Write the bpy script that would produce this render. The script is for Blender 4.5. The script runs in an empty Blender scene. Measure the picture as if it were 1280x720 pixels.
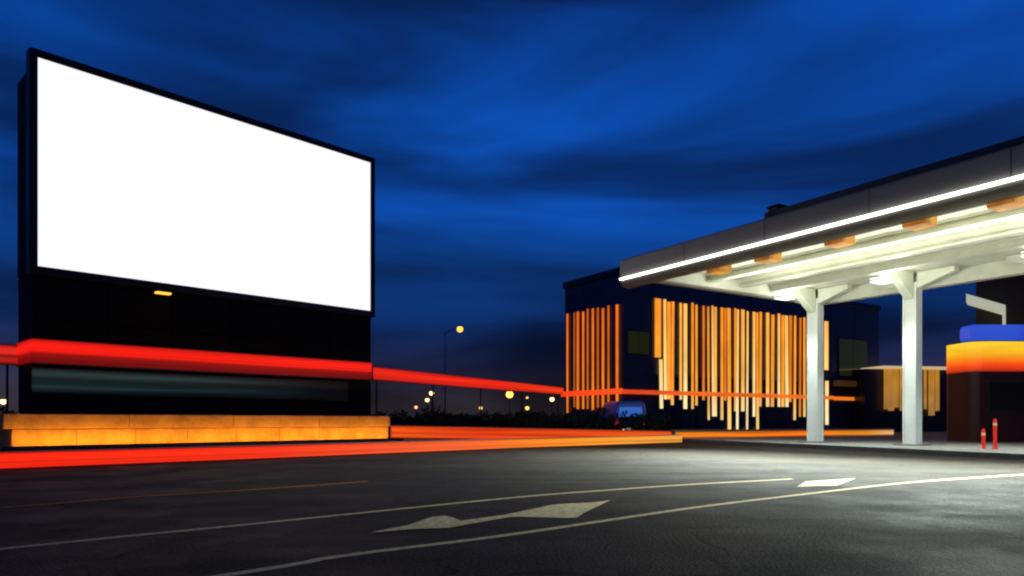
import bpy, bmesh, math, random
from mathutils import Vector, Matrix, Euler
random.seed(11)
R = math.radians
sc = bpy.context.scene
col = sc.collection

# ------------------------------------------------------------------ materials
def mat(name, color, rough=.6, metal=0., var=.0, vscale=3., bump=0., bscale=40., emit=None, estr=0., spec=.5, stretch=None):
    m = bpy.data.materials.new(name); m.use_nodes = True
    nt = m.node_tree; N = nt.nodes; L = nt.links
    b = N['Principled BSDF']
    b.inputs['Roughness'].default_value = rough
    b.inputs['Metallic'].default_value = metal
    b.inputs['Specular IOR Level'].default_value = spec
    b.inputs['Base Color'].default_value = (*color, 1)
    tc = N.new('ShaderNodeTexCoord')
    src = tc.outputs['Object']
    if stretch:
        mp = N.new('ShaderNodeMapping'); mp.inputs['Scale'].default_value = stretch
        L.new(src, mp.inputs['Vector']); src = mp.outputs['Vector']
    if var > 0:
        n = N.new('ShaderNodeTexNoise'); n.inputs['Scale'].default_value = vscale
        n.inputs['Detail'].default_value = 6; n.inputs['Roughness'].default_value = .65
        L.new(src, n.inputs['Vector'])
        r = N.new('ShaderNodeValToRGB')
        r.color_ramp.elements[0].position = .3; r.color_ramp.elements[1].position = .72
        r.color_ramp.elements[0].color = (*[c*(1-var) for c in color], 1)
        r.color_ramp.elements[1].color = (*[min(1, c*(1+var)) for c in color], 1)
        L.new(n.outputs['Fac'], r.inputs['Fac']); L.new(r.outputs['Color'], b.inputs['Base Color'])
        mr = N.new('ShaderNodeMapRange'); mr.inputs['To Min'].default_value = max(.05, rough-.12); mr.inputs['To Max'].default_value = min(1, rough+.12)
        L.new(n.outputs['Fac'], mr.inputs['Value']); L.new(mr.outputs['Result'], b.inputs['Roughness'])
    if bump > 0:
        n2 = N.new('ShaderNodeTexNoise'); n2.inputs['Scale'].default_value = bscale; n2.inputs['Detail'].default_value = 4
        L.new(src, n2.inputs['Vector'])
        bp = N.new('ShaderNodeBump'); bp.inputs['Strength'].default_value = bump; bp.inputs['Distance'].default_value = .02
        L.new(n2.outputs['Fac'], bp.inputs['Height']); L.new(bp.outputs['Normal'], b.inputs['Normal'])
    if emit:
        b.inputs['Emission Color'].default_value = (*emit, 1)
        b.inputs['Emission Strength'].default_value = estr
    return m

def ramp_emit(name, axis, lo, hi, stops, strength, base=(.3, .1, .02), noise=.0, nscale=(1, 1, 1), space='Object', rough=.4, prof=None):
    """emission for lit faces and added light streaks; its colour runs along one of the object's (or the world's) axes"""
    m = mat(name, base, rough); nt = m.node_tree; N = nt.nodes; L = nt.links; b = N['Principled BSDF']
    if space == 'Object':
        tc = N.new('ShaderNodeTexCoord'); vec = tc.outputs['Object']
    else:
        g = N.new('ShaderNodeNewGeometry'); vec = g.outputs['Position']
    sp = N.new('ShaderNodeSeparateXYZ'); L.new(vec, sp.inputs[0])
    mr = N.new('ShaderNodeMapRange'); mr.inputs['From Min'].default_value = lo; mr.inputs['From Max'].default_value = hi
    L.new(sp.outputs[axis], mr.inputs['Value'])
    f = mr.outputs['Result']
    r = N.new('ShaderNodeValToRGB')
    els = r.color_ramp.elements
    while len(els) < len(stops): els.new(.5)
    for e, (p, c) in zip(els, stops): e.position = p; e.color = (*c, 1)
    L.new(f, r.inputs['Fac']); L.new(r.outputs['Color'], b.inputs['Emission Color'])
    if noise > 0:
        mp = N.new('ShaderNodeMapping'); mp.inputs['Scale'].default_value = nscale; L.new(vec, mp.inputs['Vector'])
        n = N.new('ShaderNodeTexNoise'); n.inputs['Scale'].default_value = 1.; n.inputs['Detail'].default_value = 3
        L.new(mp.outputs['Vector'], n.inputs['Vector'])
        m2 = N.new('ShaderNodeMapRange'); m2.inputs['From Min'].default_value = .3; m2.inputs['From Max'].default_value = .7
        m2.inputs['To Min'].default_value = strength*(1-noise); m2.inputs['To Max'].default_value = strength*(1+noise*.6)
        L.new(n.outputs['Fac'], m2.inputs['Value'])
    else:
        v = N.new('ShaderNodeValue'); v.outputs[0].default_value = strength; m2 = v
    if prof:                               # soft glow of a streak drawn as bright core and fading edges: (axis, low, high, stops, slope along x)
        ax, plo, phi, pst, sl = prof
        ma = N.new('ShaderNodeMath'); ma.operation = 'MULTIPLY_ADD'; ma.inputs[1].default_value = sl
        L.new(sp.outputs[0], ma.inputs[0]); L.new(sp.outputs[ax], ma.inputs[2])
        mp2 = N.new('ShaderNodeMapRange'); mp2.inputs['From Min'].default_value = plo; mp2.inputs['From Max'].default_value = phi
        L.new(ma.outputs[0], mp2.inputs['Value'])
        pr = N.new('ShaderNodeValToRGB'); pe = pr.color_ramp.elements; pr.color_ramp.interpolation = 'EASE'
        while len(pe) < len(pst): pe.new(.5)
        for e, (p, c) in zip(pe, pst): e.position = p; e.color = (c, c, c, 1)
        L.new(mp2.outputs['Result'], pr.inputs['Fac'])
        mm = N.new('ShaderNodeMath'); mm.operation = 'MULTIPLY'
        L.new(pr.outputs['Color'], mm.inputs[0]); L.new(m2.outputs[0], mm.inputs[1]); L.new(mm.outputs[0], b.inputs['Emission Strength'])
    else:
        L.new(m2.outputs[0], b.inputs['Emission Strength'])
    return m

# ------------------------------------------------------------------ mesh helpers
class MB:
    def __init__(s): s.v = []; s.f = []
    def hexa(s, p):            # 8 points: bottom ring 0-3 (ccw from above), top ring 4-7
        i = len(s.v); s.v += [tuple(q) for q in p]
        s.f += [(i+3, i+2, i+1, i), (i+4, i+5, i+6, i+7), (i, i+1, i+5, i+4), (i+1, i+2, i+6, i+5), (i+2, i+3, i+7, i+6), (i+3, i, i+4, i+7)]
        return s
    def box(s, x0, x1, y0, y1, z0, z1):
        return s.hexa([(x0, y0, z0), (x1, y0, z0), (x1, y1, z0), (x0, y1, z0), (x0, y0, z1), (x1, y0, z1), (x1, y1, z1), (x0, y1, z1)])
    def prism(s, poly, z0, z1):
        n = len(poly); i = len(s.v)
        s.v += [(p[0], p[1], z0) for p in poly] + [(p[0], p[1], z1) for p in poly]
        s.f.append(tuple(i+k for k in reversed(range(n)))); s.f.append(tuple(i+n+k for k in range(n)))
        for k in range(n):
            l = (k+1) % n; s.f.append((i+k, i+l, i+n+l, i+n+k))
        return s
    def extrude_y(s, poly, y0, y1):   # poly of (x, z)
        n = len(poly); i = len(s.v)
        s.v += [(p[0], y0, p[1]) for p in poly] + [(p[0], y1, p[1]) for p in poly]
        s.f.append(tuple(i+k for k in range(n))); s.f.append(tuple(i+n+k for k in reversed(range(n))))
        for k in range(n):
            l = (k+1) % n; s.f.append((i+l, i+k, i+n+k, i+n+l))
        return s
    def extrude_x(s, poly, x0, x1):   # poly of (y, z)
        n = len(poly); i = len(s.v)
        s.v += [(x0, p[0], p[1]) for p in poly] + [(x1, p[0], p[1]) for p in poly]
        s.f.append(tuple(i+k for k in reversed(range(n)))); s.f.append(tuple(i+n+k for k in range(n)))
        for k in range(n):
            l = (k+1) % n; s.f.append((i+k, i+l, i+n+l, i+n+k))
        return s
    def tube(s, p0, p1, r0, r1=None, n=10):
        r1 = r0 if r1 is None else r1
        p0 = Vector(p0); p1 = Vector(p1); d = (p1-p0).normalized()
        a = d.orthogonal().normalized(); b = d.cross(a); i = len(s.v)
        for p, r in ((p0, r0), (p1, r1)):
            for k in range(n):
                t = 2*math.pi*k/n; s.v.append(tuple(p+a*math.cos(t)*r+b*math.sin(t)*r))
        s.f.append(tuple(i+k for k in reversed(range(n)))); s.f.append(tuple(i+n+k for k in range(n)))
        for k in range(n):
            l = (k+1) % n; s.f.append((i+k, i+l, i+n+l, i+n+k))
        return s
    def lathe(s, prof, c=(0, 0, 0), n=14):     # prof: (r, z)
        i = len(s.v); m = len(prof)
        for r, z in prof:
            for k in range(n):
                t = 2*math.pi*k/n; s.v.append((c[0]+r*math.cos(t), c[1]+r*math.sin(t), c[2]+z))
        for j in range(m-1):
            for k in range(n):
                l = (k+1) % n; s.f.append((i+j*n+k, i+j*n+l, i+(j+1)*n+l, i+(j+1)*n+k))
        s.f.append(tuple(i+k for k in reversed(range(n)))); s.f.append(tuple(i+(m-1)*n+k for k in range(n)))
        return s
    def path(s, pts, offs0, offs1, z0, z1):    # a wall along pts, between two side offsets
        P = [Vector((p[0], p[1], 0)) for p in pts]
        nrm = []
        for k in range(len(P)):
            d = (P[min(k+1, len(P)-1)]-P[max(k-1, 0)]).normalized(); nrm.append(Vector((d.y, -d.x, 0)))
        for k in range(len(P)-1):
            a0 = P[k]+nrm[k]*offs0; a1 = P[k+1]+nrm[k+1]*offs0; b0 = P[k]+nrm[k]*offs1; b1 = P[k+1]+nrm[k+1]*offs1
            lo = [(a0.x, a0.y, z0), (b0.x, b0.y, z0), (b1.x, b1.y, z0), (a1.x, a1.y, z0)]
            hi = [(q[0], q[1], z1) for q in lo]
            i = len(s.v); s.v += lo+hi
            s.f += [(i+3, i+2, i+1, i), (i+4, i+5, i+6, i+7), (i+1, i+2, i+6, i+5), (i+3, i, i+4, i+7)]
            if k == 0: s.f.append((i, i+1, i+5, i+4))
            if k == len(P)-2: s.f.append((i+2, i+3, i+7, i+6))
        return s
    def strip(s, pts, w, z):                   # flat painted line
        P = [Vector((p[0], p[1], 0)) for p in pts]; i = len(s.v)
        for k in range(len(P)):
            d = (P[min(k+1, len(P)-1)]-P[max(k-1, 0)]).normalized(); n = Vector((d.y, -d.x, 0))
            for q in (P[k]+n*w/2, P[k]-n*w/2): s.v.append((q.x, q.y, z))
        for k in range(len(P)-1): s.f.append((i+2*k, i+2*k+2, i+2*k+3, i+2*k+1))
        return s

def sloped(x0, x1, y0, y1, a0, b0, a1, b1):
    return MB().hexa([(x0, y0, a0), (x1, y0, a1), (x1, y1, a1), (x0, y1, a0), (x0, y0, b0), (x1, y0, b1), (x1, y1, b1), (x0, y1, b0)])
def obj(name, mb, m, parent=None, bevel=0, smooth=False, fix=True):
    me = bpy.data.meshes.new(name); me.from_pydata(mb.v, [], mb.f); me.update()
    bm = bmesh.new(); bm.from_mesh(me)
    if fix: bmesh.ops.recalc_face_normals(bm, faces=bm.faces)
    bm.to_mesh(me); bm.free()
    o = bpy.data.objects.new(name, me); col.objects.link(o)
    me.materials.append(m)
    if parent: o.parent = parent
    if bevel:
        md = o.modifiers.new('bevel', 'BEVEL'); md.width = bevel; md.segments = 2; md.limit_method = 'ANGLE'
    if smooth:
        for p in me.polygons: p.use_smooth = True
    return o
def tag(o, label=None, cat=None, group=None, kind=None):
    if label: o['label'] = label
    if cat: o['category'] = cat
    if group: o['group'] = group
    if kind: o['kind'] = kind
    return o
def empty(name, loc, rz=0, **k):
    o = bpy.data.objects.new(name, None); col.objects.link(o); o.location = loc; o.rotation_euler = (0, 0, rz)
    o.empty_display_size = .2
    return tag(o, **k)
def copy_tree(o, parent=None):
    c = o.copy(); col.objects.link(c)
    if parent: c.parent = parent
    for ch in list(o.children): copy_tree(ch, c)
    return c
def lamp(name, kind, loc, rot, energy, color, parent, size=.3, sizey=None, spot=None, spread=None):
    d = bpy.data.lights.new(name, kind); d.energy = energy; d.color = color
    if kind == 'AREA':
        d.shape = 'RECTANGLE'; d.size = size; d.size_y = sizey or size
        if spread: d.spread = spread
    else: d.shadow_soft_size = size
    if spot: d.spot_size = spot; d.spot_blend = .6
    o = bpy.data.objects.new(name, d); col.objects.link(o); o.location = loc; o.rotation_euler = rot; o.parent = parent
    return o

# ------------------------------------------------------------------ shared materials
RED = (1., .022, .004); ORANGE = (1., .17, .008); AMBER = (1., .34, .03)
M = {}
M['black'] = mat('black_cladding', (.0025, .0025, .003), .7, var=.4, vscale=1.2, spec=.12)
M['frame'] = mat('black_frame', (.006, .006, .006), .4, spec=.3)
M['concrete'] = mat('cast_concrete', (.30, .27, .23), .85, var=.35, vscale=2.2, bump=.35, bscale=25)
M['plinth'] = mat('amber_lit_concrete', (.38, .27, .09), .85, var=.4, vscale=1.4, bump=.4, bscale=20)  # amber of the light falling on the plinth is mixed into its colour
M['kerbstone'] = mat('kerb_stone', (.16, .155, .15), .85, var=.3, vscale=4, bump=.3, bscale=30)
M['white_steel'] = mat('white_painted_steel', (.76, .77, .66), .5, var=.14, vscale=1.6)
M['column'] = mat('column_paint', (.74, .78, .76), .45, var=.1, vscale=1.1)
M['soffit'] = mat('soffit_sheet', (.74, .75, .62), .6, var=.2, vscale=.9)
M['rusty'] = mat('rust_stained_steel', (.80, .42, .10), .7, var=.4, vscale=3.5)
M['fascia'] = mat('brushed_grey_fascia', (.25, .225, .18), .5, metal=.1, var=.12, vscale=1.2, stretch=(1, .15, 1))
M['dark_roof'] = mat('dark_roof_metal', (.015, .017, .024), .5, var=.3, vscale=2)
M['navy'] = mat('navy_cladding', (.010, .022, .075), .38, var=.25, vscale=.5, spec=.5)
M['navy_dark'] = mat('dark_navy_cladding', (.006, .010, .030), .4, var=.25, vscale=.5)
M['seam'] = mat('panel_joint', (.004, .005, .010), .6)
M['olive_glass'] = mat('dim_olive_glass', (.02, .025, .012), .12, emit=(.05, .055, .02), estr=.2, spec=.6)
M['blue_glass'] = mat('dim_blue_glass', (.01, .02, .06), .1, spec=.7)
M['dark_glass'] = mat('dark_glass', (.006, .008, .012), .08, spec=.7)
M['pole'] = mat('galvanised_dark_pole', (.03, .03, .034), .5, metal=.5, var=.2)
M['steel'] = mat('grey_steel', (.25, .25, .25), .4, metal=.8, var=.15)
M['tyre'] = mat('tyre_rubber', (.012, .012, .012), .85)
M['rim'] = mat('alloy_rim', (.3, .3, .32), .35, metal=.8)
M['car_blue'] = mat('blue_van_paint', (.06, .2, .8), .3, var=.12, vscale=1.5, spec=.6)
M['leaf'] = mat('dark_foliage', (.035, .045, .018), .8, var=.5, vscale=1.5)
M['bark'] = mat('bark', (.06, .045, .03), .9, var=.3)
M['white_led'] = mat('white_led_diffuser', (.9, .9, .9), .4, emit=(.95, .98, 1.), estr=6.)
M['flood'] = mat('floodlight_glass', (.9, .9, .9), .3, emit=(.92, 1., .93), estr=3.2)
M['tube'] = mat('added_cream_tube', (.8, .8, .7), .4, emit=(1., .95, .75), estr=.8)
M['screen'] = mat('blank_white_screen', (.6, .6, .6), .5, emit=(1, 1, 1), estr=1.0)
M['sodium'] = mat('sodium_lamp_glass', (.9, .6, .2), .4, emit=(1., .45, .07), estr=3.5)
M['sodium_orange'] = mat('orange_lamp_glass', (.9, .5, .1), .4, emit=(1., .36, .03), estr=3.2)
M['yellow_lamp'] = mat('pale_yellow_lamp_glass', (.9, .8, .4), .4, emit=(1., .55, .12), estr=1.6)
M['far_white'] = mat('warm_white_lamp_glass', (.9, .8, .6), .4, emit=(1., .66, .28), estr=3.)
M['tail'] = mat('tail_lamp', (.4, .01, .01), .2, emit=(1., .05, .03), estr=2.6)
M['headlamp'] = mat('reversing_lamp', (.8, .8, .7), .2, emit=(1., .85, .6), estr=2.)
M['plate'] = mat('number_plate', (.7, .7, .65), .5, emit=(1, .9, .7), estr=.35)

# ------------------------------------------------------------------ ground and road
gm = mat('ground_earth', (.020, .019, .018), .95, var=.3, vscale=.25)
obj('ground', MB().prism([(-900, -60), (900, -60), (900, 1500), (-900, 1500)], -.3, -.02), gm)['kind'] = 'structure'

def asphalt():
    m = mat('asphalt', (.045, .042, .038), .7)
    nt = m.node_tree; N = nt.nodes; L = nt.links; b = N['Principled BSDF']
    g = N.new('ShaderNodeNewGeometry'); P = g.outputs['Position']
    def noise(scale, detail, rough=.6, rot=None, sc3=None, dist=0):
        n = N.new('ShaderNodeTexNoise'); n.inputs['Scale'].default_value = scale; n.inputs['Detail'].default_value = detail; n.inputs['Roughness'].default_value = rough; n.inputs['Distortion'].default_value = dist
        if sc3:
            mp = N.new('ShaderNodeMapping'); mp.inputs['Rotation'].default_value = (0, 0, R(rot)); mp.inputs['Scale'].default_value = sc3
            L.new(P, mp.inputs['Vector']); L.new(mp.outputs['Vector'], n.inputs['Vector'])
        else: L.new(P, n.inputs['Vector'])
        return n.outputs['Fac']
    def ramp(f, p0, v0, p1, v1):
        r = N.new('ShaderNodeMapRange'); r.interpolation_type = 'SMOOTHSTEP'
        for k, v in (('From Min', p0), ('From Max', p1), ('To Min', v0), ('To Max', v1)): r.inputs[k].default_value = v
        L.new(f, r.inputs['Value']); return r.outputs['Result']
    def mul(a, c):
        q = N.new('ShaderNodeMath'); q.operation = 'MULTIPLY'; L.new(a, q.inputs[0]); L.new(c, q.inputs[1]); return q.outputs[0]
    tracks = ramp(noise(1., 4, .5, -37, (.10, 1.5, 1), .4), .36, .68, .64, 1.2)       # worn wheel tracks along the lanes
    blot = ramp(noise(.9, 6, .65), .32, .72, .70, 1.18)                                # stains and patches
    grain = ramp(noise(38, 3, .7), .34, .35, .68, 1.65)                                # aggregate
    v = N.new('ShaderNodeTexVoronoi'); v.feature = 'DISTANCE_TO_EDGE'; v.inputs['Scale'].default_value = .42
    wv = N.new('ShaderNodeVectorMath'); wv.operation = 'ADD'
    nn = N.new('ShaderNodeTexNoise'); nn.inputs['Scale'].default_value = 1.6; nn.inputs['Detail'].default_value = 5; L.new(P, nn.inputs['Vector'])
    L.new(P, wv.inputs[0]); L.new(nn.outputs['Color'], wv.inputs[1]); L.new(wv.outputs[0], v.inputs['Vector'])
    crack = ramp(v.outputs['Distance'], .004, .35, .016, 1.)
    tot = mul(mul(mul(tracks, blot), grain), crack)
    sc_ = N.new('ShaderNodeVectorMath'); sc_.operation = 'SCALE'; sc_.inputs[0].default_value = (.038, .0325, .025); L.new(tot, sc_.inputs['Scale'])
    L.new(sc_.outputs[0], b.inputs['Base Color'])
    L.new(ramp(noise(.9, 6, .65), .3, .55, .7, .85), b.inputs['Roughness'])
    bp = N.new('ShaderNodeBump'); bp.inputs['Strength'].default_value = .7; bp.inputs['Distance'].default_value = .012
    L.new(mul(grain, crack), bp.inputs['Height']); L.new(bp.outputs['Normal'], b.inputs['Normal'])
    b.inputs['Specular IOR Level'].default_value = .10
    return m
obj('road', MB().prism([(-70, -20), (70, -20), (70, 60), (-70, 60)], -.018, 0), asphalt())['kind'] = 'structure'

def paint(name, c):
    m = mat(name, c,   .75, var=.45, vscale=16, bump=.3, bscale=60, spec=.15); return m
wp = paint('worn_white_road_paint', (.92, .62, .33)); op = paint('worn_orange_road_paint', (.95, .26, .04))
def smooth_path(p, n=6):
    out = []
    for i in range(len(p)-1):
        a = Vector(p[max(i-1, 0)]); b = Vector(p[i]); c = Vector(p[i+1]); d = Vector(p[min(i+2, len(p)-1)])
        for k in range(n):
            t = k/n
            out.append(tuple(.5*((2*b)+(c-a)*t+(2*a-5*b+4*c-d)*t*t+(3*b-a-3*c+d)*t**3)))
    out.append(tuple(p[-1])); return out
def marking(name, mb, m): 
    o = obj(name, mb, m, fix=False); o['kind'] = 'structure'; return o
marking('lane_line', MB().strip(smooth_path([(-6.2, 1.9), (-3.38, 4.65), (-2.11, 5.8), (0., 7.75), (1.17, 8.6), (2.34, 9.35), (4.08, 10.25)]), .085, .004), wp)
marking('lane_line', MB().strip(smooth_path([(-4.6, .95), (-1.56, 3.87), (-1.08, 4.4), (0., 5.25), (1.7, 6.8), (3.16, 7.96), (5.52, 9.71), (8.06, 11.08), (10.6, 12.2)]), .085, .004), wp)
marking('lane_line', MB().strip(smooth_path([(-7.5, 4.2), (-4.99, 6.86), (-4.25, 7.79), (-3.16, 8.7), (-2.01, 9.84)]), .075, .004), op)
def flat(poly, z):
    mb = MB(); mb.v = [(x, y, z) for x, y in poly]; mb.f = [tuple(range(len(poly)))]; return mb
marking('arrow_marking', flat(list(reversed([(-1.07, 5.3), (-.99, 5.46), (-.84, 5.69), (-.7, 6.18), (-.6, 6.26), (-.51, 6.13), (-.43, 5.94), (-.07, 6.31), (.11, 6.59), (.4, 7.06), (.53, 7.16), (.83, 7.26), (1.05, 7.48), (.66, 6.45), (.56, 6.11), (.42, 6.11), (.07, 6.18), (-.02, 6.16), (-.39, 5.69), (-.5, 5.54), (-.81, 5.46)])), .008), wp)
marking('arrow_marking', flat([(3.65, 9.01), (4.24, 9.18), (5.04, 10.32), (4.08, 9.78)], .008), wp)

# forecourt: raised concrete apron with a kerb
K = smooth_path([(5.6, 30.5), (6.93, 27.7), (9.0, 22.0), (10.24, 18.02), (11.1, 15.27), (12.4, 11.), (14., 6.)], 5)
apron = MB().prism([(p[0]+.16, p[1]) for p in reversed(K)] + [(6., 33.), (6., 60), (48, 60), (48, 6)], .004, .115)
fm = mat('forecourt_concrete', (.30, .30, .28), .75, var=.25, vscale=.6, bump=.2, bscale=25)
obj('forecourt_pavement', apron, fm)['kind'] = 'structure'
kb = obj('kerb', MB().path(K, 0, -.155, .004, .125), M['kerbstone']); kb['kind'] = 'structure'

# ------------------------------------------------------------------ vehicle light streak, added as a low glowing barrier
B = [(-15.2, 5.85), (-8.92, 12.26), (-5.67, 15.58), (0., 21.68), (3.6, 24.9), (6.6, 27.45)]
bar = empty('streak_barrier', (-5.67, 15.58, 0), label='red then orange vehicle light streak shaped as an added low barrier along the far edge of the road', cat='light streak')
Bl = [(x+5.67, y-15.58) for x, y in B]
obj('base', MB().path(Bl, .02, -.16, .004, .31), M['concrete'], bar)
gl = ramp_emit('red_to_orange_streak', 0, -3.2, 12.3, [(0, RED), (.22, (1., .03, .004)), (.5, (1., .12, .006)), (.72, (1., .30, .02)), (1., (1., .42, .06))], 1.2, noise=.35, nscale=(.12, .12, 22), base=(.006,.003,.003), rough=.6, prof=(2, .0, .315, [(0, .25), (.12, .9), (.4, .7), (.55, 1.), (.8, .8), (1, .05)], 0))
obj('light_streak', MB().path(Bl, .045, .0205, .02, .30), gl, bar)

# light streak beyond the billboard, added as a glowing low wall
wl = empty('streak_wall', (-4.2, 30.6, 0), label='orange red vehicle light streak shaped as an added low wall in front of the dark hedge', cat='wall')
obj('base', sloped(-1.1, 11.5, 0, .25, 0, .66, 0, .40), M['concrete'], wl)
gl2 = ramp_emit('orange_red_streak', 0, -1., 11.6, [(0, (1., .10, .008)), (.3, (1., .06, .005)), (1., (1., .11, .006))], 1.1, noise=.45, nscale=(.12, .12, 16), base=(.006,.003,.003), rough=.6, prof=(2, .06, .645, [(0, .05), (.2, .9), (.45, .6), (.6, 1.), (.85, .6), (1, .0)], .0195))
obj('light_streak', sloped(-1.05, 11.48, -.03, -.002, .1, .645, .0, .39), gl2, wl)
w2 = empty('streak_wall', (6.75, 29.2, .05), R(28), label='amber vehicle light streak shaped as an added knee high wall behind the white canopy columns', cat='wall')  # another light streak, added in the form of a glowing wall
obj('base', MB().box(0, 14.5, 0, .22, 0, .42), M['concrete'], w2)
gl3 = ramp_emit('amber_streak', 0, 0, 14.5, [(0, (1., .26, .012)), (.5, (1., .20, .01)), (.85, (1., .33, .03)), (1., (.9, .5, .2))], 1., noise=.45, nscale=(.15, .15, 16), base=(.006,.003,.003), rough=.6, prof=(2, .05, .37, [(0, .2), (.4, 1.), (.75, .8), (1, .0)], 0))
obj('light_streak', MB().box(.04, 14.4, -.03, -.002, .06, .36), gl3, w2)

# ------------------------------------------------------------------ billboard
ab = R(46.3)
bb = empty('billboard', (-13.86, 20.6, 0), ab, label='huge black roadside billboard with a blank glowing white screen', cat='billboard')
# plinth of cast blocks, two courses
pl = MB(); pl.box(-.75, 12.2, -.46, 2.4, .0, .62)
obj('plinth', pl, M['plinth'], bb, bevel=.02)
up = MB(); x = -.95
for w in (3.25, 3.3, 3.35, 3.3): up.box(x, x+w-.012, -.52, 2.45, .62, 1.05); x += w
obj('plinth_coping', up, M['plinth'], bb, bevel=.025)
blk = MB(); x = -.74
for k, w in enumerate((1.6, 1.62, 1.6, 1.65, 1.6, 1.62, 1.6, 1.6)): blk.box(x, x+w-.015, -.50, -.462, .08, .60); x += w
obj('plinth_facing', blk, M['plinth'], bb, bevel=.01)
# added strip washing the plinth orange, no such lamp there, behind a dark kerb
obj('foot_kerb', MB().box(-1.1, 12.4, -1.22, -1.08, 0, .15), M['dark_roof'], bb)
obj('added_wash', MB().box(-1.0, 12.3, -1.07, -1.0, .02, .09), mat('added_orange_wash', (.8, .4, .1), .5, emit=(1., .36, .02), estr=3.), bb)
# black base clad in panels
obj('base', MB().box(-.1, 11.7, .14, 1.95, 1.05, 5.25), M['black'], bb)
cl = MB()
for i in range(6):
    for j in range(3):
        cl.box(-.12+i*1.975, -.12+i*1.975+1.955, .10, .138, 1.09+j*1.38, 1.09+j*1.38+1.36)
obj('base_cladding', cl, M['black'], bb, bevel=.008)
red_streak = ramp_emit('red_streak', 0, 0, 11.7, [(0, (1., .012, .003)), (1., (1., .014, .004))], 1.1, noise=.3, nscale=(.1, .1, 14), base=(.006,.003,.003), rough=.6, prof=(2, 2.52, 3.27, [(0, .0), (.12, .16), (.40, .26), (.52, .85), (.75, 1.), (.9, .7), (1, .0)], 0))
obj('light_streak', MB().box(-.14, 11.72, .06, .097, 2.52, 3.27), red_streak, bb)  # passing vehicle light streak, added as a glowing strip on the base
obj('light_streak', MB().box(-.16, -.125, .16, 1.95, 2.52, 3.27), red_streak, bb)
obj('light_streak', MB().box(-.14, 10.6, .075, .097, 1.65, 2.42), ramp_emit('dim_teal_streak', 0, 0, 10.6, [(0, (.35, .8, .85)), (.5, (.2, .5, .52)), (.9, (.02, .04, .05)), (1., (0, 0, 0))], .05, noise=.7, nscale=(.1, 1, 9), base=(.006,.003,.003), rough=.6, prof=(2, 1.66, 2.41, [(0, 0.), (.25, .7), (.55, .4), (.8, 1.), (1, 0.)], 0)), bb)  # faint teal streak, likewise added as a strip
# cabinet and screen
obj('cabinet', MB().box(-.12, 11.72, .42, 1.98, 5.27, 11.32).box(2.2, 2.6, .6, 1.6, 11.32, 11.5).box(8.6, 9.0, .6, 1.6, 11.32, 11.5), M['black'], bb, bevel=.02)
fr = MB().box(-.22, 11.84, -.02, .40, 11.49, 11.72).box(-.22, 11.84, -.02, .40, 5.14, 5.38).box(-.22, -.012, -.02, .40, 5.382, 11.488).box(11.63, 11.84, -.02, .40, 5.382, 11.488)
obj('screen_frame', fr, M['frame'], bb, bevel=.012)
obj('screen', MB().box(-.01, 11.628, .02, .3, 5.383, 11.487), M['screen'], bb)
wash = bpy.data.objects['added_wash']
lamp('wash_fill', 'AREA', (5.65, -1.0, .16), (R(112), 0, 0), 170, (1., .33, .02), wash, 13.2, .08)
lf = obj('lamp_bracket', MB().tube((3.3, .1, 4.95), (3.3, -.45, 5.02), .03).box(3.1, 3.5, -.62, -.36, 4.98, 5.06), M['frame'], bb)
obj('lamp_glass', MB().box(3.08, 3.52, -.60, -.38, 4.93, 4.978), mat('amber_lamp_glass', (.8, .6, .2), .4, emit=(1., .5, .05), estr=1.6), lf)

# ------------------------------------------------------------------ red vehicle light streak, added as a glowing rail on posts
f0 = Vector((-5.76, 29.2)); f1 = Vector((2.9, 40.0)); fd = f1-f0; fl = fd.length
fe = empty('streak_rail', (f0.x, f0.y, 0), math.atan2(fd.y, fd.x), label='red vehicle light streak shaped as an added rail on slim dark posts between the billboard and the slatted building', cat='rail')
obj('rail', sloped(0, fl, 0, .08, 2.52, 3.12, 2.34, 2.74), M['pole'], fe)  # added rail that carries the light streak
obj('light_streak', sloped(0, fl, -.03, -.002, 2.54, 3.1, 2.36, 2.72), ramp_emit('red_rail_streak', 0, 0, fl, [(0, (1., .022, .008)), (.6, (1., .025, .008)), (1., (1., .05, .010))], .95, noise=.3, nscale=(.12, 1, 12), base=(.006,.003,.003), rough=.6, prof=(2, 2.54, 3.1, [(0, .12), (.2, .7), (.6, 1.), (.85, .8), (1, .1)], .0224)), fe)
fe2 = empty('streak_rail', (-15.2, 21.75, 0), R(226.3), label='short red vehicle light streak shaped as an added rail on dark posts at the left end of the billboard', cat='rail')
obj('rail', sloped(0, 4.5, -.08, 0, 2.56, 3.2, 2.56, 3.2), M['pole'], fe2)  # added rail that carries the light streak
obj('light_streak', sloped(0, 4.5, .002, .03, 2.58, 3.18, 2.58, 3.18), ramp_emit('red_rail_streak_left', 0, 0, 4.5, [(0, (1., .03, .02)), (1., (1., .035, .02))], .85, noise=.3, nscale=(.12, 1, 12), base=(.006, .003, .003), rough=.6, prof=(2, 2.58, 3.18, [(0, .12), (.2, .6), (.42, .35), (.6, 1.), (.85, .8), (1, .1)], 0)), fe2)  # same streak carried on past the billboard, added as a second rail
for xx in (.3, 4.2): obj('post', MB().tube((xx, -.14, 0), (xx, -.14, 2.7), .035), M['pole'], fe2)
n = 5
for k in range(n):
    xx = .3+k*(fl-.6)/(n-1)
    obj('post', MB().tube((xx, .14, 0), (xx, .14, 2.6), .035), M['pole'], fe)

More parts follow.
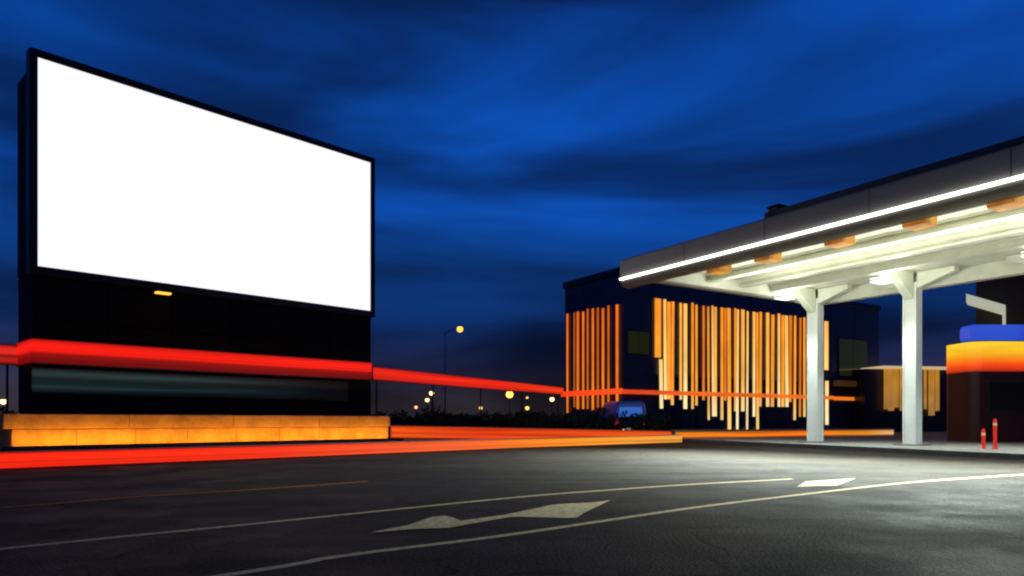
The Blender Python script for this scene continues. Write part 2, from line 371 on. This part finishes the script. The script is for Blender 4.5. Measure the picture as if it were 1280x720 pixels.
# ------------------------------------------------------------------ slatted building
ac = R(32.26)
bd = empty('slatted_building', (5.7, 36., 0), ac, label='dark navy box building hung with glowing orange vertical light slats', cat='building')
W = 23.; H = 8.75
obj('wall', MB().box(0, W, 0, 5.0, .3, H-.35), M['navy'], bd)
obj('plinth', MB().box(-.06, W+.06, -.06, 5.06, 0, .3), M['dark_roof'], bd)
obj('parapet', MB().box(-.1, W+.1, -.1, 5.1, H-.35, H), M['navy_dark'], bd, bevel=.03)
js = MB()
for xx in [1.95, 4.6, 7.2, 9.8, 12.4, 15., 17.6, 20.2]: js.box(xx-.02, xx+.02, -.012, -.002, .3, H-.36)
for zz in (2.9, 5.4): js.box(0, W, -.016, -.004, zz-.02, zz+.02)
for yy in (1.6, 3.3): js.box(-.012, -.002, yy-.02, yy+.02, .3, H-.36)
obj('panel_joints', js, M['seam'], bd)
# corner window (olive, dim) and blue glazing under
w_ = obj('window', MB().box(.18, 1.8, -.05, -.018, 4.25, 5.55), M['seam'], bd)
obj('pane', MB().box(.26, .97, -.062, -.051, 4.33, 5.47).box(1.01, 1.72, -.062, -.051, 4.33, 5.47), M['olive_glass'], w_)
w_ = obj('window', MB().box(18.3, 21.6, -.05, -.018, 3.7, 6.3), M['seam'], bd)
obj('pane', MB().box(18.4, 19.9, -.062, -.051, 3.8, 6.2).box(19.96, 21.5, -.062, -.051, 3.8, 6.2), M['olive_glass'], w_)
for x0 in (2.3, 5.2, 8.1, 11.0, 13.9):
    w_ = obj('window', MB().box(x0, x0+2.6, -.05, -.018, .45, 3.3), M['seam'], bd)
    obj('pane', MB().box(x0+.08, x0+1.27, -.062, -.051, .53, 3.22).box(x0+1.33, x0+2.52, -.062, -.051, .53, 3.22), M['blue_glass'], w_)
obj('awning', MB().box(17.8, 24., -.5, -.02, 3.1, 3.45), mat('brown_lintel', (.09, .045, .02), .6, emit=(.4, .16, .03), estr=.09), bd)
obj('light_streak', MB().box(-.25, 17.4, -.30, -.26, 2.22, 2.44), ramp_emit('facade_streak', 0, -.2, 17., [(0, (1., .06, .01)), (.3, (1., .16, .012)), (1., (1., .20, .015))], .85, noise=.3, nscale=(.6, 1, 3)), bd)  # light streak crossing the facade, added as glowing strips
obj('light_streak', MB().box(-.30, -.26, -.25, 5.0, 2.22, 2.50), ramp_emit('facade_streak_red', 1, 0, 5., [(0, (1., .09, .01)), (1., (1., .05, .01))], .95), bd)
obj('light_streak', MB().box(17.42, 24.5, -.30, -.26, 2.18, 2.40), ramp_emit('facade_streak_amber', 0, 17., 24., [(0, (1., .20, .015)), (1., (1., .22, .012))], .9), bd)
sl_m = [ramp_emit('orange_slat_%d' % i, 2, 1., 7.3, st, s*1.08, noise=.22, nscale=(1.5, 1.5, .5)) for i, (st, s) in enumerate([
    ([(0, (1., .66, .22)), (.25, (1., .36, .03)), (1., (1., .30, .018))], .95),
    ([(0, (1., .74, .34)), (.3, (1., .48, .08)), (1., (1., .40, .05))], 1.),
    ([(0, (.9, .36, .06)), (.4, (.85, .20, .012)), (1., (.95, .25, .015))], .75),
    ([(0, (1., .80, .42)), (.5, (1., .6, .16)), (1., (1., .46, .09))], 1.05)])]
sl_red = [ramp_emit('deep_orange_slat_%d' % i, 2, 1., 7.3, [(0, (1., .24, .015)), (1., (1., .17, .008))], s, noise=.25, nscale=(1.5, 1.5, .5)) for i, s in enumerate((.95, .6))]
def slat(x0, w, z0, z1, m, lean=0., depth=.04, front=-.11):
    obj('light_slat', MB().hexa([(x0+lean, front, z0), (x0+w+lean, front, z0), (x0+w+lean, front+depth, z0), (x0+lean, front+depth, z0),
                                 (x0, front, z1), (x0+w, front, z1), (x0+w, front+depth, z1), (x0, front+depth, z1)]), m, bd)
rs = random.Random(5)
slat(2.1, .42, 4.2, 7.3, sl_m[0]); slat(2.42, .2, 1.5, 4.1, sl_m[3], .05)
xs = 2.72; k = 0
while xs < 15.4:
    w = rs.choice((.11, .14, .17, .24)); lean = rs.choice((0, 0, .05, -.05, .12))
    zb = rs.choice((1.5, 1.7, 1.1, .9, 1.4, 2.0))
    if 7.2 < xs < 10.6 and k % 2: zb = .35
    slat(xs, w, zb, 7.25+rs.uniform(-.06, .06), rs.choice((sl_m[0], sl_m[0], sl_m[1], sl_m[2], sl_m[3])), lean)
    xs += w+rs.choice((.10, .16, .24, .36, .42)); k += 1
slat(16.75, .38, 4.1, 7.2, sl_m[3]); slat(16.85, .3, .6, 3.4, sl_m[3]); slat(15.75, .22, 1.2, 7.2, sl_m[2])
# slats on the left (end) face
for y0, w, zb, m in ((4.55, .22, 1.3, 0), (3.55, .3, 1.5, 0), (3.1, .24, 1.5, 0), (2.72, .2, 1.5, 1), (2.25, .26, 1.35, 0), (1.85, .2, 1.55, 1), (1.4, .26, 1.5, 0), (.98, .2, 1.5, 1), (.25, .3, 1.2, 0), (3.95, .12, 1.6, 1)):
    obj('light_slat', MB().box(-.11, -.07, y0+w*.2, y0+w*.75, zb, 6.85+rs.uniform(-.05, .1)), sl_red[m], bd)

# annex further back with a lit slat screen
an = empty('annex_building', (23.9, 45.2, 0), R(10), label='low dark annex with pale lit edge and orange slats seen past the columns', cat='building')
obj('wall', MB().box(-1.2, 9., .3, 4., 0, 4.2), M['navy_dark'], an)
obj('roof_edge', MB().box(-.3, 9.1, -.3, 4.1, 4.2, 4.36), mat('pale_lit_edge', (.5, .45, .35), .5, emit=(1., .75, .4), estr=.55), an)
for x0, w, zb in ((0, .2, 1.6), (.3, .34, 1.5), (.75, .24, 1.7), (1.15, .16, 1.5), (1.5, .3, 1.6), (2.1, .14, 1.8), (2.9, .12, 1.6), (3.25, .34, 1.2), (3.75, .2, 1.5)):
    obj('light_slat', MB().box(x0, x0+w, -.1, .05, zb, 4.19), ramp_emit('annex_slat', 2, 1.2, 4.2, [(0, (.6, .3, .08)), (1., (.8, .34, .03))], .55, noise=.3, nscale=(1, 1, .8)) if x0 == 0 else bpy.data.materials['annex_slat'], an)

# ------------------------------------------------------------------ canopy
cp = empty('filling_station_canopy', (3.13, 20.4, 0), ac, label='wide flat grey canopy with a white light line along its edge on white columns', cat='canopy')
LEN = 15.; DEP = 8.7
obj('roof_deck', MB().box(.3, DEP, -LEN, 0, 5.36, 5.44), M['dark_roof'], cp)
# corrugated underside
sf = MB(); y = -LEN+.02
while y < -.05:
    sf.box(.32, DEP-.02, y, y+.44, 5.30, 5.358); y += .46
obj('soffit', sf, M['soffit'], cp)
obj('soffit_backing', MB().box(.31, DEP-.01, -LEN+.01, -.01, 5.345, 5.3575), M['soffit'], cp) if False else None
# fascia with a rounded nose under the light line
def fascia(p0, name='fascia'):
    prof = [(.34, 5.50), (.02, 5.50), (0, 5.46), (0, 4.98), (.03, 4.975), (.03, 4.90), (0, 4.895), (.02, 4.84), (.06, 4.77), (.14, 4.73), (.34, 4.715)]
    return prof
fp = fascia(0)
obj('fascia', MB().extrude_y(fp, -LEN, 0), M['fascia'], cp)
for y in (-2.5, -5., -7.5, -10., -12.5): obj('fascia_joint', MB().box(-.004, .01, y-.008, y+.008, 4.99, 5.46), M['dark_roof'], cp)
# return along the end
endp = MB().box(.345, DEP, -.34, 0, 4.98, 5.50)
obj('end_fascia', endp, M['fascia'], cp, bevel=.02)
obj('light_line', MB().box(-.05, .028, -LEN+.02, -.03, 4.922, 4.962), M['white_led'], cp)
obj('roof_parapet', MB().box(.5, .62, -LEN, -4.6, 5.44, 5.80).box(.5, .62, -4.6, -2.2, 5.44, 5.60), M['dark_roof'], cp)
obj('roof_unit', MB().box(.5, .9, -5.0, -4.7, 5.44, 5.88).box(.46, .94, -5.04, -4.66, 5.88, 5.92), M['dark_roof'], cp, bevel=.02)
# I-beams along the canopy, cross beams over the columns
def ibeam_y(x, z0, z1, w=.26):
    return MB().box(x-w/2, x+w/2, -LEN+.05, -.4, z0, z0+.05).box(x-.03, x+.03, -LEN+.05, -.4, z0+.05, z1-.05).box(x-w/2, x+w/2, -LEN+.05, -.4, z1-.05, z1)
for x in (1.5, 3.0, 4.5, 6.0): obj('beam', ibeam_y(x, 5.06, 5.297), M['white_steel'], cp)
obj('edge_beam', MB().box(8.36, 8.66, -LEN+.02, -.36, 4.86, 5.295), M['white_steel'], cp, bevel=.01)
obj('end_beam', MB().box(.36, 8.34, -.62, -.35, 4.94, 5.295), M['white_steel'], cp, bevel=.01)
CY = (-.85, -4.1, -7.9, -11.7)
for y in (-2.4, -4.35, -6.2, -8.1, -10., -11.9, -13.8):
    obj('purlin', MB().box(.36, 1.3, y, y+.12, 5.05, 5.29), M['white_steel'], cp)
amb = ramp_emit('glowing_amber_block', 0, .4, .9, [(0, (.5, .17, .02)), (.5, (.95, .42, .05)), (1., (1., .5, .06))], .62, base=(.45, .17, .015), noise=.5, nscale=(4, 4, 4))  # orange glow put into the blocks under the fascia
for y in (-3.1, -4.6, -6.45, -8.15, -9.66, -11.5, -13.2):
    obj('glowing_block', MB().box(.40, .88, y-.22, y+.22, 4.66, 4.88).box(.5, .78, y-.08, y+.08, 4.881, 5.297), amb, cp, bevel=.015)
def column(y, x=7.95):
    c = MB().box(x-.18, x+.18, y-.20, y-.16, .115, 4.98).box(x-.18, x+.18, y+.16, y+.20, .115, 4.98).box(x-.15, x+.15, y-.159, y+.159, .115, 4.98)
    o = obj('column', c, M['column'], cp, bevel=.012)
    obj('base_plate', MB().box(x-.36, x+.36, y-.38, y+.38, .117, .15), M['steel'], o)
    # haunched bracket arms: towards the front and to both sides
    h = MB()
    h.extrude_y([(x-.182, 4.5), (x-.182, 5.28), (x-2.0, 5.28), (x-2.0, 5.14), (x-.9, 4.98)], y-.13, y+.13)
    h.extrude_x([(y+.202, 4.8), (y+.202, 5.28), (y+1.25, 5.28), (y+1.25, 5.14)], x-.13, x+.13)
    h.extrude_x([(y-.202, 4.8), (y-.202, 5.28), (y-1.25, 5.28), (y-1.25, 5.14)], x-.13, x+.13)
    obj('bracket', h, M['white_steel'], o)
    # floodlight slung under the front arm, shining along the soffit
    f = obj('floodlight', MB().box(x-1.95, x-1.35, y-.2, y+.2, 4.86, 4.92).tube((x-1.65, y, 4.92), (x-1.65, y, 5.06), .03), M['white_steel'], o)
    obj('floodlight_glass', MB().box(x-1.92, x-1.38, y-.17, y+.17, 4.92, 4.94), M['flood'], f)
    obj('floodlight_glass', MB().box(x-1.92, x-1.38, y-.17, y+.17, 4.84, 4.858), M['flood'], f)
    lamp('flood_up', 'POINT', (x-1.65, y-.5, 4.45), (0, 0, 0), 60, (.96, 1., .84), f, .25)
    lamp('flood_down', 'SPOT', (x-1.65, y, 4.66), (0, 0, 0), 420, (.88, 1., .95), f, .25, spot=R(125))
for y in CY: column(y)
# added battens and loose fill lamps that brighten the soffit and the ground
for y in (-2.6, -5.4, -8.2, -11.):
    t = obj('added_batten', MB().box(2.2, 2.3, y-.7, y+.7, 5.22, 5.297), M['white_steel'], cp)
    obj('tube', MB().tube((2.25, y-.65, 5.19), (2.25, y+.65, 5.19), .025), M['tube'], t)  # added tube of the added batten
    lamp('soffit_fill', 'AREA', (3.2, y, 4.2), (R(180), 0, 0), 50, (.98, 1., .86), t, 1.2, 2.4)
    lamp('ground_fill', 'AREA', (1.6, y, 4.62), (0, R(27), 0), 720, (.88, 1., .93), t, .3, 1.2, spread=R(95))

# ------------------------------------------------------------------ kiosk at the right
kx = empty('roadside_kiosk', (15.9, 24.3, .115), R(2), label='dark maroon kiosk with a yellow to red glowing band around its top', cat='kiosk')
def rrect(x0, x1, y0, y1, r, n=6):
    pts = []
    for cx, cy, a in ((x1-r, y1-r, 0), (x0+r, y1-r, 90), (x0+r, y0+r, 180), (x1-r, y0+r, 270)):
        for i in range(n+1):
            t = R(a+90*i/n); pts.append((cx+r*math.cos(t), cy+r*math.sin(t)))
    return pts
mar = mat('maroon_panel', (.05, .008, .006), .45, var=.3, vscale=1.5)
obj('body', MB().prism(rrect(.05, 5.2, .05, 1.65, .3), 0, 2.45), mar, kx)
obj('fascia_band', MB().prism(rrect(0, 5.25, 0, 1.7, .45), 2.452, 3.48), ramp_emit('yellow_to_red_band', 2, 2.45, 3.42, [(0, (.35, .008, .002)), (.22, (1., .05, .003)), (.42, (1., .22, .005)), (.7, (1., .52, .012)), (1., (1., .66, .03))], .95, noise=.12, nscale=(.8, .8, 5)), kx)
obj('fascia_cap', MB().prism(rrect(.06, 5.19, .06, 1.64, .4), 3.482, 3.52), M['dark_roof'], kx)
dw = obj('door', MB().box(2.2, 3.15, .02, .048, .05, 2.2), M['dark_roof'], kx)
obj('pane', MB().box(2.3, 3.05, .005, .018, .9, 2.1), M['dark_glass'], dw); obj('handle', MB().box(2.33, 2.36, -.04, .004, .8, .88).box(2.33, 2.36, -.06, -.04, .7, 1.), M['steel'], dw)
ww = obj('window', MB().box(.55, 1.95, .02, .048, 1.0, 2.15), M['dark_roof'], kx); obj('pane', MB().box(.63, 1.87, .005, .018, 1.08, 2.07), M['dark_glass'], ww)
# dark lamp standard in front of the band
st = empty('sign_box', (16.25, 24.75, .115), R(2), label='rounded glowing blue sign box standing above the yellow kiosk band', cat='sign')
sgn = MB().extrude_y([(p[0], p[1]) for p in rrect(0, 4.2, 3.56, 4.15, .16)], .2, .75)
obj('sign_face', sgn, ramp_emit('blue_sign', 0, 0, 4.2, [(0, (.01, .09, .75)), (.4, (.012, .10, .8)), (.55, (.02, .02, .55)), (1., (.02, .03, .75))], .75), st)
obj('leg', MB().box(.8, .9, .42, .52, 3.405, 3.56), M['pole'], st); obj('leg', MB().box(3.2, 3.3, .42, .52, 3.405, 3.56), M['pole'], st)

# dark building behind with a pale lit eave
dk = empty('dark_building', (19.9, 30.2, .1), R(-36), label='tall dark brown building behind the kiosk with a pale lit eave bracket', cat='building')
obj('wall', MB().box(0, 14, 0, 6, 0, 7.6), mat('dark_brown_render', (.02, .013, .009), .8, var=.3, vscale=1), dk)
obj('roof', MB().box(-.25, 14.2, -.25, 6.2, 7.6, 7.85), M['dark_roof'], dk)
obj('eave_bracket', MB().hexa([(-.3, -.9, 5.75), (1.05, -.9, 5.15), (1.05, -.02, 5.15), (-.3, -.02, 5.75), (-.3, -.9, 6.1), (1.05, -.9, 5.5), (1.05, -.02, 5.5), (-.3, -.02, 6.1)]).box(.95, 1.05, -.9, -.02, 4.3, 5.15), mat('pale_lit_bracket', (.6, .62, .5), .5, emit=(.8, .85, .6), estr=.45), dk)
wn = obj('window', MB().box(1.9, 2.5, -.04, -.002, 4.55, 5.3), M['seam'], dk); obj('pane', MB().box(1.96, 2.44, -.055, -.041, 4.6, 5.24), mat('warm_window_pane', (.4, .2, .1), .4, emit=(1., .35, .12), estr=.4), wn)

# ------------------------------------------------------------------ bollards
def bollard(loc, hgt, label):
    b = empty('bollard', loc, 0, label=label, cat='bollard', group='red bollards on the kerb by the kiosk')
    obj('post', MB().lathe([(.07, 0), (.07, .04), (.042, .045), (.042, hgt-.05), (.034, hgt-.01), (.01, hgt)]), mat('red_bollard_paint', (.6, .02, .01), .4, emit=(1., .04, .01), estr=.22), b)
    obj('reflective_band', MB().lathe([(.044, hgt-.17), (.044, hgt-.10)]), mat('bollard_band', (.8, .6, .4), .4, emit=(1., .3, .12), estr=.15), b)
bollard((12.42, 18.55, .117), .52, 'shorter red bollard standing left of its taller twin near the kiosk')
bollard((12.42, 18.1, .117), .78, 'taller red bollard at the kerb in front of the dark kiosk')

# ------------------------------------------------------------------ parked van
vn = empty('parked_van', (5.62, 33.3, 0), R(6), label='small dark blue van parked at the corner of the slatted building, tail lights on', cat='van')
def rsec(w, z0, z1, r, taper):   # closed ring (x, z)
    return [(-w/2, z0+.08), (-w/2+.08, z0), (w/2-.08, z0), (w/2, z0+.08), (w/2, z0+(z1-z0)*.5), (w/2-taper, z1-r), (w/2-taper-r, z1), (-w/2+taper+r, z1), (-w/2+taper, z1-r), (-w/2, z0+(z1-z0)*.5)]
secs = [(0, rsec(1.52, .42, 1.70, .14, .10)), (.12, rsec(1.62, .30, 1.78, .12, .10)), (1.6, rsec(1.66, .28, 1.82, .12, .10)), (2.5, rsec(1.66, .28, 1.78, .12, .12)), (3.15, rsec(1.64, .28, 1.18, .10, .03)), (3.75, rsec(1.58, .28, 1.02, .10, .03)), (3.95, rsec(1.46, .36, .82, .08, .03))]
vb = MB()
for yy, ring in secs: vb.v += [(p[0], yy, p[1]) for p in ring]
for a in range(len(secs)-1):
    for k in range(10):
        l = (k+1) % 10; vb.f.append((a*10+k, a*10+l, (a+1)*10+l, (a+1)*10+k))
vb.f.append(tuple(range(10))); vb.f.append(tuple((len(secs)-1)*10+k for k in reversed(range(10))))
obj('body', vb, M['car_blue'], vn, bevel=.03)
obj('rear_window', MB().hexa([(-.58, -.012, 1.05), (.58, -.012, 1.05), (.58, .01, 1.05), (-.58, .01, 1.05), (-.54, -.008, 1.5), (.54, -.008, 1.5), (.54, .02, 1.5), (-.54, .02, 1.5)]), mat('glowing_blue_rear_glass', (.02, .06, .2), .2, emit=(.03, .12, .5), estr=.9), vn)  # blue glow added to the glass to brighten the van
obj('windscreen', MB().hexa([(-.7, 2.62, 1.68), (.7, 2.62, 1.68), (.7, 2.6, 1.62), (-.7, 2.6, 1.62), (-.74, 3.14, 1.24), (.74, 3.14, 1.24), (.74, 3.1, 1.2), (-.74, 3.1, 1.2)]), M['dark_glass'], vn)
for s in (-1, 1):
    obj('side_window', MB().box(min(s*.80, s*.835), max(s*.80, s*.835), 1.7, 2.45, 1.12, 1.52), M['dark_glass'], vn)
    obj('tail_light', MB().box(min(s*.60, s*.75), max(s*.60, s*.75), -.03, .02, .62, .86), M['tail'], vn)
    obj('mirror', MB().box(min(s*.84, s*1.0), max(s*.84, s*1.0), 2.55, 2.66, 1.05, 1.22), M['car_blue'], vn, bevel=.02)
    for yy in (.75, 3.15):
        w_ = obj('wheel', MB().tube((s*.68, yy, .31), (s*.85, yy, .31), .31, n=20), M['tyre'], vn)
        obj('rim', MB().tube((s*.846, yy, .31), (s*.862, yy, .31), .2, n=16), M['rim'], w_)
obj('bumper', MB().box(-.74, .74, -.07, .06, .36, .54), M['tyre'], vn, bevel=.03)
obj('number_plate', MB().box(-.24, .24, -.085, -.071, .40, .51), M['plate'], vn)
obj('reversing_light', MB().box(-.42, -.28, -.084, -.071, .42, .5), M['headlamp'], vn)
obj('reversing_light', MB().box(.3, .44, -.084, -.071, .42, .5), M['headlamp'], vn)

# ------------------------------------------------------------------ hedge and shrubs
def leafy(name, loc, blobs, nleaf, size, label, cat='shrub', group=None, stem=True, m=None, parent_rz=0, seed=0):
    rr = random.Random(seed)
    root = empty(name, loc, parent_rz, label=label, cat=cat, group=group)
    mb = MB()
    for (cx, cy, cz, rx, ry, rz_) in blobs:
        for k in range(nleaf):
            d = Vector((rr.gauss(0, 1), rr.gauss(0, 1), rr.gauss(0, 1))).normalized()*rr.uniform(.25, 1.08)**.5
            p = Vector((cx+d.x*rx, cy+d.y*ry, max(.03, cz+d.z*rz_)))
            e = Euler((rr.uniform(0, 6.3), rr.uniform(0, 6.3), rr.uniform(0, 6.3))).to_matrix()
            s = size*rr.uniform(.6, 1.4); i = len(mb.v)
            for q in ((-s, 0, 0), (0, -s*.45, 0), (s, 0, 0), (0, s*.45, 0)): mb.v.append(tuple(p+e@Vector(q)))
            mb.f.append((i, i+1, i+2, i+3))
    obj('foliage', mb, m or M['leaf'], root, fix=False)
    if stem:
        sm = MB()
        for (cx, cy, cz, rx, ry, rz_) in blobs: sm.tube((cx, cy, 0), (cx+.05, cy, cz), .05, .025, 6)
        obj('stem', sm, M['bark'], root)
    return root
rr = random.Random(3)
bl = []
x = 0
while x < 11.5:
    bl.append((x, 0, .55+rr.uniform(-.05, .08), .7, .55, .62+rr.uniform(-.06, .12))); x += .55
leafy('hedge', (-4.0, 33.2, 0), bl, 420, .10, 'long low dark hedge behind the orange light streak', 'hedge', seed=1)
for k, (x, y, s, lab) in enumerate(((-5.15, 32.3, 1.15, 'ragged dark shrub at the right foot of the billboard'), (-3.6, 32.2, 1.35, 'taller rounded dark shrub second from the billboard end of the hedge'), (.7, 32.6, 1.2, 'small round dark shrub poking above the middle of the hedge'))):
    leafy('shrub', (x, y, 0), [(0, 0, s*.55, s*.6, s*.5, s*.6), (.45*s, .1, s*.45, s*.45, s*.4, s*.45), (-.4*s, 0, s*.4, s*.4, s*.4, s*.4)], 500, .09, lab, 'shrub', 'dark shrubs by the orange light streak', seed=20+k)
leafy('shrub', (-16.4, 22.4, 0), [(0, 0, .6, .9, .7, .65), (-.8, .3, .5, .8, .6, .55), (-1.6, 0, .55, .8, .6, .6)], 700, .09, 'dark shrub at the left edge beside the plinth end', 'shrub', seed=31)

# far tree belt on the horizon: one dark mass
tb = MB(); rr = random.Random(9)
for k in range(150):
    cx = rr.uniform(-190, 190); cy = rr.uniform(255, 300); h = rr.uniform(2.2, 5.0)
    for j in range(46):
        d = Vector((rr.gauss(0, 1), rr.gauss(0, .7), rr.gauss(0, 1))).normalized()*rr.uniform(.3, 1)
        p = Vector((cx+d.x*h*.9, cy+d.y*h*.6, max(.1, h*.5+d.z*h*.5))); e = Euler((rr.uniform(0, 6), rr.uniform(0, 6), rr.uniform(0, 6))).to_matrix()
        s = rr.uniform(.5, 1.2); i = len(tb.v)
        for q in ((-s, 0, 0), (0, -s*.6, 0), (s, 0, 0), (0, s*.6, 0)): tb.v.append(tuple(p+e@Vector(q)))
        tb.f.append((i, i+1, i+2, i+3))
o = obj('tree_belt', tb, M['leaf'], None, fix=False)
tag(o, 'dark far off belt of trees along the horizon', 'trees', kind='stuff')

# ------------------------------------------------------------------ street lamps
def street_lamp(loc, h, r, m, label, arm=0., group=None, pr=.07):
    s = empty('street_lamp', loc, 0, label=label, cat='street lamp', group=group)
    obj('pole', MB().tube((-arm, 0, 0), (-arm, 0, h-.25 if arm else h), pr, pr*.6, 8), M['pole'], s)
    if arm: obj('arm', MB().tube((-arm, 0, h-.27), (-arm*.5, 0, h-.02), pr*.5).tube((-arm*.5, 0, h-.02), (-.1, 0, h+.1), pr*.5), M['pole'], s)
    hd = obj('lamp_head', MB().lathe([(r*.12, r*1.1), (r*.5, r*.95), (r*.75, r*.7)], (0, 0, h)), M['pole'], s)
    obj('lamp_glass', MB().lathe([(r*.3, -r*.95), (r*.8, -r*.6), (r, 0), (r*.72, r*.69)], (0, 0, h)), m, hd)
    return s
street_lamp((-3.35, 45.3, 0), 6.75, .2, M['sodium_orange'], 'orange street lamp on a curved arm high above the hedge', arm=.95, pr=.045)
G = 'street lamps far off along the horizon'
for px, py, Y, r, m, lab in (
    (539.5, 491.5, 150, .62, 'far_white', 'far warm white street lamp, taller of the close pair nearest the billboard'),
    (534, 500, 152, .55, 'far_white', 'far warm white street lamp, lower of the close pair nearest the billboard'),
    (520, 509, 150, .45, 'yellow_lamp', 'faint far lamp just above the hedge, closest to the billboard'),
    (601, 510, 150, .48, 'yellow_lamp', 'far yellow lamp just above the hedge, under the orange street lamp'),
    (637, 493, 150, .95, 'sodium', 'largest and brightest far orange lamp in the middle of the gap'),
    (659, 497, 160, .35, 'yellow_lamp', 'tiny faint far lamp right of the brightest orange one'),
    (659, 510, 150, .50, 'sodium', 'far amber lamp touching the hedge right of the brightest one'),
    (690, 499, 150, .60, 'far_white', 'far warm white lamp nearest the slatted building'),
    (4, 502, 150, .75, 'far_white', 'far warm lamp at the left edge, highest beside the billboard base'),
    (10, 518, 150, .42, 'yellow_lamp', 'far low lamp left of the billboard base, left of two'),
    (24, 517, 150, .42, 'yellow_lamp', 'far low lamp left of the billboard base, right of two')):
    r *= .82
    street_lamp(((px-640)/880*Y, Y, 0), .85+(526-py)*Y/880, r, M[m], lab, group=G, pr=.12)

# ------------------------------------------------------------------ world, sun, camera
w = bpy.data.worlds.new('World'); sc.world = w; w.use_nodes = True
nt = w.node_tree; N = nt.nodes; L = nt.links; bg = N['Background']
sky = N.new('ShaderNodeTexSky'); sky.sky_type = 'NISHITA'; sky.sun_disc = False; sky.sun_elevation = R(-3); sky.sun_rotation = R(200); sky.altitude = 50
tc = N.new('ShaderNodeTexCoord')
sep = N.new('ShaderNodeSeparateXYZ'); L.new(tc.outputs['Generated'], sep.inputs[0])
rp = N.new('ShaderNodeValToRGB'); els = rp.color_ramp.elements
stops = [(0., (.038, .028, .034)), (.035, (.028, .024, .038)), (.075, (.012, .015, .050)), (.13, (.002, .017, .085)), (.22, (.001, .032, .17)), (.30, (.001, .058, .34)), (.42, (.001, .052, .31)), (.54, (.001, .026, .17)), (.68, (.002, .008, .035)), (1., (.003, .004, .010))]
while len(els) < len(stops): els.new(.5)
for e, (p, c) in zip(els, stops): e.position = p; e.color = (*c, 1)
L.new(sep.outputs['Z'], rp.inputs['Fac'])
mp = N.new('ShaderNodeMapping'); mp.inputs['Rotation'].default_value = (0, R(2.05), 0); mp.inputs['Scale'].default_value = (1.348, 1.348, 7.015); mp.inputs['Location'].default_value = (6.884, 11.898, 4.754)
L.new(tc.outputs['Generated'], mp.inputs['Vector'])
n1 = N.new('ShaderNodeTexNoise'); n1.inputs['Scale'].default_value = 1.; n1.inputs['Detail'].default_value = 5; n1.inputs['Roughness'].default_value = .45; n1.inputs['Distortion'].default_value = .5
L.new(mp.outputs['Vector'], n1.inputs['Vector'])
cr = N.new('ShaderNodeMapRange'); cr.interpolation_type = 'SMOOTHSTEP'
cr.inputs['From Min'].default_value = .36; cr.inputs['From Max'].default_value = .66; cr.inputs['To Min'].default_value = .30; cr.inputs['To Max'].default_value = 1.65
L.new(n1.outputs['Fac'], cr.inputs['Value'])
mul = N.new('ShaderNodeVectorMath'); mul.operation = 'SCALE'; L.new(rp.outputs['Color'], mul.inputs[0]); L.new(cr.outputs['Result'], mul.inputs['Scale'])
sk = N.new('ShaderNodeVectorMath'); sk.operation = 'SCALE'; sk.inputs['Scale'].default_value = .04; L.new(sky.outputs['Color'], sk.inputs[0])
ad = N.new('ShaderNodeVectorMath'); ad.operation = 'ADD'; L.new(mul.outputs[0], ad.inputs[0]); L.new(sk.outputs[0], ad.inputs[1])
L.new(ad.outputs[0], bg.inputs['Color']); bg.inputs['Strength'].default_value = 1.

sd = bpy.data.lights.new('sun', 'SUN'); sd.energy = .015; sd.angle = R(20); sd.color = (.7, .8, 1.)
so = bpy.data.objects.new('sun', sd); col.objects.link(so); so.rotation_euler = (R(75), 0, R(-20))

cam = bpy.data.cameras.new('camera'); co = bpy.data.objects.new('camera', cam); col.objects.link(co)
co.location = (0, 0, .85); co.rotation_euler = (R(90), 0, 0)
cam.sensor_width = 36; cam.lens = 880/1280*36; cam.shift_y = 166/1280; cam.clip_end = 4000; cam.clip_start = .05
sc.camera = co
sc.view_settings.view_transform = 'Standard'; sc.view_settings.look = 'None'; sc.view_settings.exposure = 0
sc.cycles.max_bounces = 6
sc.cycles.filter_width = 2.2
